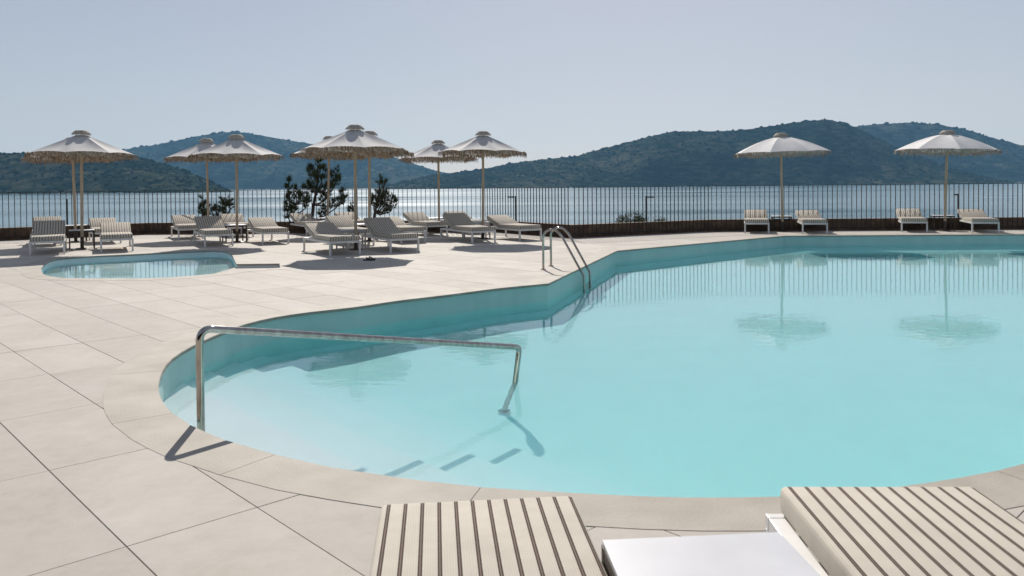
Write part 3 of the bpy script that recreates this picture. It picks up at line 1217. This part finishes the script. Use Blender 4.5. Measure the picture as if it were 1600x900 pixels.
    cf = mb.build('cap_fringe', M['cap'], cap)
    tag(cf, kind='stuff')
    return root


U_A = make_umbrella(1, 1.28, 2.36, 2.86, 0.05, 1.0)
U_B = make_umbrella(2, 1.28, 2.36, 2.86, 0.06, 1.03)
U_C = make_umbrella(3, 1.45, 2.42, 2.93, 0.03, 1.45, 'pale_canopy', 'cap')
ufirst = {}


def umbrella(src, x, y, rz, label, s=1.0, lean=(0, 0)):
    o = src if src.name not in ufirst else copy_tree(src)
    ufirst[src.name] = True
    o.location = (x, y, 0.006)
    o.rotation_euler = (R(lean[0]), R(lean[1]), R(rz))
    o.scale = (1, 1, s)
    return tag(o, label, 'umbrella', 'fringed umbrellas on the terrace')


YAW = 30


def local(mx, my, yaw, u, v):
    c, s = math.cos(R(yaw)), math.sin(R(yaw))
    return mx + u * c - v * s, my + u * s + v * c


def pair(mx, my, yaw, sep, pole_v, umb, us, urz, lean, labels, tkind, tilt=(21, 21), dyaw=(0, 0), table_v=None):
    tilt = [t + (4 if 'shaded' in labels[k].split(',')[0].split(' lounger')[0] else -2.5) for k, t in enumerate(tilt)]
    for k, sgn in enumerate((-1, 1)):
        x, y = local(mx, my, yaw, sgn * sep, 0)
        lounger(x, y, yaw + dyaw[k], labels[k], tilt[k])
    x, y = local(mx, my, yaw, 0, pole_v)
    umbrella(umb, x, y, urz, labels[2], us, lean)
    x, y = local(mx, my, yaw, 0, (pole_v + 0.36) if table_v is None else table_v)
    table(x, y, yaw, labels[3], tkind)


pair(-10.08, 18.6, YAW - 1, .72, 1.5, U_A, 1.0, 12, (0, .6),
     ['shaded lounger nearest the left edge, left of the front leftmost table', 'sunlit lounger right of the leftmost front table, behind the paddling pool',
      'leftmost fringed umbrella, the one standing in front of its twin', 'dark-legged table between the two leftmost front loungers'], 'd')
pair(-11.75, 21.4, YAW, .72, 1.42, U_B, 1.0, 30, (0, -.8),
     ['lounger mostly hidden behind the shaded leftmost lounger', 'tilted lounger showing behind the sunlit lounger at the left',
      'fringed umbrella almost hidden behind the leftmost umbrella', 'dark-legged table behind the leftmost umbrella pole'], 'd')
pair(-6.92, 20.75, YAW, .72, 1.42, U_B, 1.0, 5, (0, .4),
     ['shaded lounger in front of the right end of the paddling pool, left of its table', 'sunlit lounger right of the table behind the paddling pool shelf',
      'fringed umbrella second from the left in the front row', 'dark-legged table between the two loungers behind the paddling pool'], 'd')
pair(-8.85, 23.75, YAW, .72, 1.45, U_A, 1.03, 40, (0, -.5),
     ['lounger near the parapet, half behind the shaded lounger left of centre', 'lounger near the parapet behind the second umbrella pole',
      'fringed umbrella overlapped by the second front umbrella', 'dark-legged table near the parapet between two rear loungers'], 'd')
pair(-3.06, 17.75, YAW, .70, 1.36, U_A, 1.0, 20, (0, .3),
     ['sunlit lounger nearest the main pool with its long shadow in front', 'shaded lounger right of the grey table under the tallest-looking umbrella',
      'largest-looking fringed umbrella, nearest of the middle cluster', 'grey-legged table beside the nearest umbrella pole'], 'g', tilt=(22, 21))
pair(-5.45, 25.1, YAW, .72, 1.35, U_B, 1.07, 0, (0, 2.0),
     ['sunlit lounger behind the nearest lounger, in front of the pines', 'rearmost lounger seen over the shaded backrests in the middle cluster',
      'umbrella hidden behind the largest one, its pole before the pine trunk', 'grey-legged table at the parapet behind the middle cluster'], 'g')
pair(-3.25, 20.7, YAW, .72, 1.42, U_B, 1.02, 33, (0, .9),
     ['shaded lounger behind the nearest lounger in the middle cluster', 'sunlit lounger right of the middle cluster, behind the front shaded one',
      'umbrella peeking out right behind the largest umbrella', 'grey-legged table behind the front shaded lounger of the middle cluster'], 'g')
pair(-1.65, 24.35, YAW, .72, 1.42, U_A, 1.0, 8, (0, 0),
     ['sunlit lounger near the parapet left of the second-last pole of the cluster', 'sunlit lounger at the parapet behind the shaded lounger by the ladder',
      'smaller-looking fringed umbrella left of the one by the fence corner', 'small dark table by the parapet between two sunlit loungers'], 'd')
pair(-0.12, 21.2, YAW, .72, 1.42, U_B, 1.02, 17, (0, .6),
     ['shaded lounger left of the table nearest the pool ladder', 'sunlit lounger by the fence corner just left of the pool ladder',
      'fringed umbrella by the fence corner left of the pool ladder', 'grey-legged table between the two loungers nearest the ladder'], 'g')
pair(8.12, 23.55, -14, .82, 1.05, U_C, 1.0, 14, (0, -1.0),
     ['left lounger of the pair beyond the pool under the near right umbrella', 'right lounger of the pair beyond the pool, beside the inner pole',
      'cream umbrella beyond the pool, the left of the two on the right', 'dark table at the left pole beyond the far pool edge'], 'd', dyaw=(-3, 2), tilt=(21, 21))
pair(12.85, 23.3, -19, .93, 0.75, U_C, 1.0, 30, (1.0, 1.0),
     ['lounger left of the rightmost umbrella pole beyond the pool', 'rightmost lounger, at the far right beyond the pool',
      'rightmost fringed cream umbrella', 'dark table at the rightmost umbrella pole'], 'd', dyaw=(-2, 2), tilt=(21, 21))

# foreground pair: feet towards the pool, heads behind the viewer
pl, pr_ = at(747, 779.5, 0.416), at(1354, 758.5, 0.416)
fl = lounger(pl.x, pl.y, 180 + 6.0, 'left foreground lounger with stripes running towards the viewer', 20)
fl.scale = (0.97, 1, 1)
fg = lounger(pr_.x, pr_.y, 180 - 2.5, 'right foreground lounger at the lower right corner, white frame showing', 20)
for ch in fg.children:
    if ch.name.startswith(('seat_cushion', 'backrest_cushion')): ch.location.x -= 0.035
pt = at(1091, 835, 0.47)
o = table(pt.x, pt.y - 0.27, 4.5, 'white-topped table between the two foreground loungers', 'd')
o.scale = (0.92, 1, 1)

# ------------------------------------------------------------------ handrail and ladder
hr = empty('handrail', (-2.05, 5.15, 0))
tag(hr, 'long steel handrail sloping down the pool steps', 'handrail')
LC, RC = Vector((-2.05, 5.17, 0.585)), Vector((0.055, 7.14, 0.04))
dirh = Vector((RC.x - LC.x, RC.y - LC.y, 0)).normalized()
foot = RC + Vector((-dirh.x * .18, -dirh.y * .18, -1)) * 1.08
path = arc_path([LC + Vector((0, 0, -1.005)), LC, RC, foot], [0.075, 0.05], 8)
mb = MB(); mb.tube(path, 0.0255, 18)
under(mb.build('rail_tube', M['steel']), hr)
for p in (LC + Vector((0, 0, -1.003)), foot):
    mb = MB(); mb.tube([p + Vector((0, 0, -.002)), p + Vector((0, 0, .012))], 0.055, 18, smooth=False)
    under(mb.build('flange', M['steel']), hr)
# seam sleeve below the corner
mb = MB(); mb.tube([LC + Vector((0, 0, -.075)), LC + Vector((0, 0, -.08))], 0.0265, 18)
under(mb.build('seam', M['steel']), hr)

ld = empty('pool_ladder', (0.6, 14.2, 0))
tag(ld, 'curved stainless steel pool ladder at the angled pool edge', 'pool ladder')
wdir = (at(963, 391.8) - at(855.5, 443)).to_2d().normalized()
nrm = Vector((wdir.y, -wdir.x))
for px, py in ((849, 421.3), (861, 415.8)):
    f = at(px, py).to_2d()
    prof = [(0, 0.0), (0, 0.66), (0.20, 0.74), (0.34, 0.60), (0.73, -0.10), (0.73, -1.05)]
    pts = [Vector((f.x + nrm.x * n_, f.y + nrm.y * n_, z_)) for n_, z_ in prof]
    mb = MB(); mb.tube(arc_path(pts, [0.15, 0.16, 0.12, 0.12], 7), 0.021, 14)
    under(mb.build('rail', M['steel']), ld)
    mb = MB(); mb.tube([(f.x, f.y, 0.001), (f.x, f.y, 0.014)], 0.05, 18, smooth=False)
    under(mb.build('flange', M['steel']), ld)
f1, f2 = at(849, 421.3).to_2d() + nrm * .73, at(861, 415.8).to_2d() + nrm * .73
for z in (-0.34, -0.58, -0.82):
    mb = MB()
    c = (f1 + f2) / 2
    mm = Matrix.Rotation(math.atan2(wdir.y, wdir.x), 3, 'Z')
    mb.box((c.x, c.y, z), ((f2 - f1).length - 0.04, 0.08, 0.03), mm, 0.006)
    under(mb.build('tread', M['steel']), ld)


# ------------------------------------------------------------------ lamp posts beyond the fence
def lamp_post(px, py_top, y, arm, label, wd=0.055):
    top = far(px, py_top, y)
    zg = slope_z(y) - 0.3
    root = empty('lamp_post', (top.x, y, zg))
    mb = MB(); mb.box((0, 0, (top.z - zg) / 2), (wd, wd, top.z - zg))
    mb.build('post', M['dark'], root)
    if arm:
        mb = MB(); mb.box((arm * 0.17, 0, top.z - zg - 0.04), (abs(arm) * 0.26, 0.06, 0.05))
        mb.build('lamp_head', M['dark'], root)
    tag(root, label, 'lamp', 'lamp posts beyond the fence')


lamp_post(805.5, 306, 29.5, -1, 'dark lamp post with its arm to the left, by the fence corner')
lamp_post(1009.5, 306.5, 31, 1, 'dark lamp post with its arm to the right, behind the low shrub')
lamp_post(1497, 302.5, 29, -.5, 'slim dark lamp post at the far right behind the rightmost lounger', 0.04)
lamp_post(104.5, 311, 29, 0, 'slim dark post behind the fence left of the leftmost poles', 0.042)


# ------------------------------------------------------------------ trees and shrubs beyond the fence
def needles(centers, dirs, n_per, ln, wd, rs):
    """upward-swept needle tufts"""
    nC = len(centers)
    C = np.repeat(centers, n_per, 0)
    D = np.repeat(dirs, n_per, 0)
    d = D * 0.9 + rs.normal(0, 0.42, C.shape)
    d[:, 2] += 0.3
    d /= np.linalg.norm(d, axis=1, keepdims=True)
    s = np.cross(d, rs.normal(0, 1, C.shape)); s /= np.linalg.norm(s, axis=1, keepdims=True) + 1e-9
    L = (ln * (0.6 + 0.7 * rs.rand(len(C))))[:, None]
    W = wd
    v = np.stack([C - s * W / 2, C + s * W / 2, C + d * L], 1)
    return v.reshape(-1, 3), np.arange(len(C) * 3).reshape(-1, 3)


def pine(y, trunk_px, shoots, label, seed, group='young pines beyond the fence'):
    """shoots: (px, py_top, px_bottom, py_bottom, half width in px)"""
    rs = np.random.RandomState(seed)
    zg = slope_z(y) - 0.2
    t0 = far(trunk_px[0][0], trunk_px[0][1], y)
    root = empty('pine_tree', (t0.x, y, zg))
    rel = lambda p: Vector((p.x - t0.x, p.y - y, p.z - zg))
    tr = [Vector((0, 0, 0))] + [rel(far(px, py, y)) for px, py in trunk_px]
    mb = MB()
    rr = np.linspace(0.075, 0.025, len(tr))
    mb.tube(tr, list(rr), 8)
    cs, ds = [], []
    for (pxt, pyt, pxb, pyb, hw) in shoots:
        dy = rs.uniform(-.5, .5)
        top, bot = rel(far(pxt, pyt, y + dy)), rel(far(pxb, pyb, y + dy))
        # limb from the nearest lower trunk point
        cand = [p for p in tr if p.z < bot.z + .1] or [tr[0]]
        st = min(cand, key=lambda p: (p - bot).length)
        mid = st.lerp(bot, .55) - Vector((0, 0, .06))
        mb.tube([st, mid, bot, bot.lerp(top, .5), top], [0.032, .026, .02, .014, .006], 6)
        ax = (top - bot)
        L = ax.length
        w = 0.86 * hw * y / FPX
        n = int(max(16, 120 * L * w * 2 + 34 * L))
        for _ in range(n):
            t = rs.rand()
            prof = (0.45 + 0.75 * math.sin(math.pi * (0.15 + 0.8 * (1 - t)) * 0.95)) * (1.0 - 0.8 * t ** 2)
            # whorls: foliage gathers in rings along the shoot
            if math.sin(t * L * 21 + seed) < -0.35 and rs.rand() < .7: continue
            a = rs.rand() * 2 * math.pi
            r_ = w * prof * math.sqrt(rs.rand())
            c = bot.lerp(top, t) + Vector((math.cos(a) * r_, math.sin(a) * r_, rs.normal(0, .02)))
            cs.append(c); ds.append(Vector((math.cos(a) * .7, math.sin(a) * .7, .85)))
    mb.build('trunk', M['bark'], root)
    v, f = needles(np.array(cs), np.array(ds), 26, 0.165, 0.0135, rs)
    np_mesh('crown', v, f, M['needle'], root)
    tag(root, label, 'tree', group)


pine(28.5, [(487, 345), (490, 320), (494, 300), (497, 278), (496, 258)],
     [(497, 249, 497, 268, 11), (485, 258, 492, 282, 9), (506, 258, 502, 285, 10), (494, 268, 496, 304, 14), (484, 284, 492, 303, 9), (526, 264, 515, 292, 9),
      (531, 275, 519, 297, 7), (514, 290, 508, 310, 9), (511, 305, 500, 318, 8), (537, 294, 530, 320, 8), (541, 306, 524, 326, 9), (521, 312, 510, 330, 8),
      (507, 320, 500, 338, 8), (552, 317, 548, 334, 6)],
     'tallest young pine behind the middle umbrella poles', 5)
pine(28.2, [(461, 352), (457, 335), (452, 315)],
     [(451, 280, 452, 306, 6), (453, 300, 453, 326, 7), (447, 318, 451, 342, 8), (459, 320, 458, 340, 7), (464, 290, 463, 322, 6), (470, 298, 467, 318, 5),
      (475, 292, 476, 318, 8), (482, 302, 478, 325, 6)],
     'slender young pine left of the tallest pine, with several upright shoots', 8)
pine(28.4, [(583, 350), (586, 332), (590, 310), (593, 295)],
     [(594, 276, 592, 303, 7), (601, 284, 596, 312, 6), (588, 300, 588, 325, 9), (598, 298, 594, 322, 9), (583, 305, 584, 325, 5), (605, 298, 600, 322, 6),
      (613, 304, 608, 326, 6), (619, 308, 611, 330, 5), (604, 318, 600, 334, 8)],
     'young pine right of the middle cluster of poles', 13)
pine(27.8, [(352, 352), (352, 340), (353, 325)],
     [(354, 308, 353, 325, 7), (347, 311, 348, 330, 6), (361, 314, 358, 331, 6), (352, 320, 352, 340, 9)],
     'bushy low pine just left of the second umbrella pole', 17)
pine(27.6, [(320, 350), (319, 335), (318, 325)],
     [(314, 310, 317, 326, 4), (319, 314, 319, 335, 5), (325, 321, 322, 338, 5), (313, 322, 316, 338, 5)],
     'small pine left of the rear pole of the second group', 19)
pine(27.6, [(338, 350), (338, 340), (338, 330)],
     [(337, 321, 338, 338, 4), (342, 328, 341, 341, 4), (332, 326, 333, 340, 4)],
     'smallest pine between the two poles of the second group', 20)


def shrub(y, px, py_top, py_bot, hw, label, seed):
    rs = np.random.RandomState(seed)
    c = far(px, py_bot, y)
    top = far(px, py_top, y)
    zg = slope_z(y) - 0.2
    root = empty('shrub', (c.x, y, zg))
    W, H = hw * y / FPX, top.z - c.z
    base = c.z - zg
    mb = MB()
    for _ in range(7):
        a = rs.rand() * 6.28
        mb.tube([(0, 0, 0), (W * .3 * math.cos(a), W * .3 * math.sin(a), base * .6), (W * .75 * math.cos(a), W * .6 * math.sin(a), base + H * .6)], [.03, .02, .006], 5)
    mb.build('stem', M['bark'], root)
    cl = []
    for _ in range(60):
        a = rs.rand() * 6.28; e = rs.rand()
        rr = math.sqrt(rs.rand()) * (0.75 + .3 * rs.rand())
        cl.append((W * rr * math.cos(a), W * .8 * rr * math.sin(a), base - .35 + (H + .3) * math.sqrt(max(0, 1 - rr * rr * .85)) * (0.45 + .58 * e)))
    cl = np.array(cl)
    n = 70
    C = np.repeat(cl, n, 0) + rs.normal(0, .075, (len(cl) * n, 3))
    d = rs.normal(0, 1, C.shape); d[:, 2] = abs(d[:, 2]); d /= np.linalg.norm(d, axis=1, keepdims=True)
    s = np.cross(d, rs.normal(0, 1, C.shape)); s /= np.linalg.norm(s, axis=1, keepdims=True)
    l = 0.05
    v = np.stack([C, C + d * l * .5 + s * l * .32, C + d * l, C + d * l * .5 - s * l * .32], 1).reshape(-1, 3)
    np_mesh('foliage', v, np.arange(len(v)).reshape(-1, 4), M['leaf'], root)
    tag(root, label, 'shrub')


shrub(28.5, 989, 333, 354, 30, 'rounded green shrub behind the parapet right of the ladder', 4)
shrub(28.2, 1032, 343, 356, 11, 'small green shrub right of the rounded one behind the parapet', 6)


# ------------------------------------------------------------------ sandals left on the terrace
def sandals(px, py, yaw, label):
    p = at(px, py)
    root = empty('sandals', (p.x, p.y, 0.003), R(yaw))
    for sx, dy, rz in ((-.09, 0, .2), (.09, .05, -.35)):
        mb = MB()
        vs, n_ = [], 14
        for z in (0, .022):
            for k in range(n_):
                a = 2 * math.pi * k / n_
                vs.append(Vector((0.042 * math.cos(a) * (1 + .15 * math.sin(a)), 0.13 * math.sin(a), z)))
        fs = [tuple(range(n_, 2 * n_)), tuple(range(n_ - 1, -1, -1))] + [(k, (k + 1) % n_, (k + 1) % n_ + n_, k + n_) for k in range(n_)]
        mb.add(vs, fs)
        o = mb.build('sole', M['rubber'], root)
        o.location = (sx, dy, 0); o.rotation_euler = (0, 0, rz)
        mb = MB()
        mb.tube([(-.04, .0, .02), (-.02, .045, .05), (0, .06, .055), (.02, .045, .05), (.04, 0, .02)], .012, 6)
        mb.build('strap', M['rubber'], o)
    tag(root, label, 'sandals')


sandals(580, 406.5, 70, 'pair of dark sandals in the umbrella shade before the nearest lounger')
sandals(1189, 361, 80, 'pair of dark sandals under the left lounger beyond the pool')

# ------------------------------------------------------------------ unseen dark block added behind the viewer for the steel rail to mirror
M['backdrop_dark'] = noisy('backdrop_dark', [(0.3, (0.08, 0.065, 0.055)), (0.7, (0.13, 0.11, 0.095))], 1.5, 8, 0.9, 0.4, 12)
M['backdrop_panel'] = noisy('backdrop_black', [(0.3, (0.010, 0.012, 0.018)), (0.7, (0.018, 0.02, 0.026))], 1, 1, 0.5, spec=0.1)
hw = empty('reflected_backdrop', (0, -9, 0))
tag(hw, 'unseen dark block added behind the viewer for the steel handrail to reflect', 'added backdrop')
mb = MB()
mb.box((0, -3.2, 2.4), (44, 6, 4.8))
mb.box((0, -0.2, 4.9), (45, 9.5, 0.2))
mb.build('wall', M['backdrop_dark'], hw)  # body and overhang of the added block, not a known building
for k in range(11):
    mb = MB()
    x = -20 + 4 * k
    for sx in (-1, 1): mb.box((x + sx * 1.8, -0.19, 2.1), (0.08, 0.06, 4.0))
    mb.box((x, -0.19, 4.14), (3.68, 0.06, 0.08))
    o = mb.build('backdrop_frame', M['bronze'], hw)
    mb = MB(); mb.box((x, -0.185, 2.1), (3.5, 0.02, 4.0))
    mb.build('backdrop_pane', M['backdrop_panel'], o)  # near-black panels added to darken the rail's reflection

# ------------------------------------------------------------------ air
mb = MB()
mb.box((0, 3100, 195), (14000, 7400, 412))
hz = mb.build('haze', None)
hm = bpy.data.materials.new('haze_air')
hm.use_nodes = True
nt = hm.node_tree
nt.nodes.remove(nt.nodes['Principled BSDF'])
pv = nt.nodes.new('ShaderNodeVolumePrincipled')
pv.inputs['Color'].default_value = (0.28, 0.62, 1.0, 1)
pv.inputs['Density'].default_value = 0.000046
pv.inputs['Anisotropy'].default_value = 0.2
nt.links.new(pv.outputs[0], nt.nodes['Material Output'].inputs['Volume'])
hz.data.materials.append(hm)
tag(hz, kind='stuff')
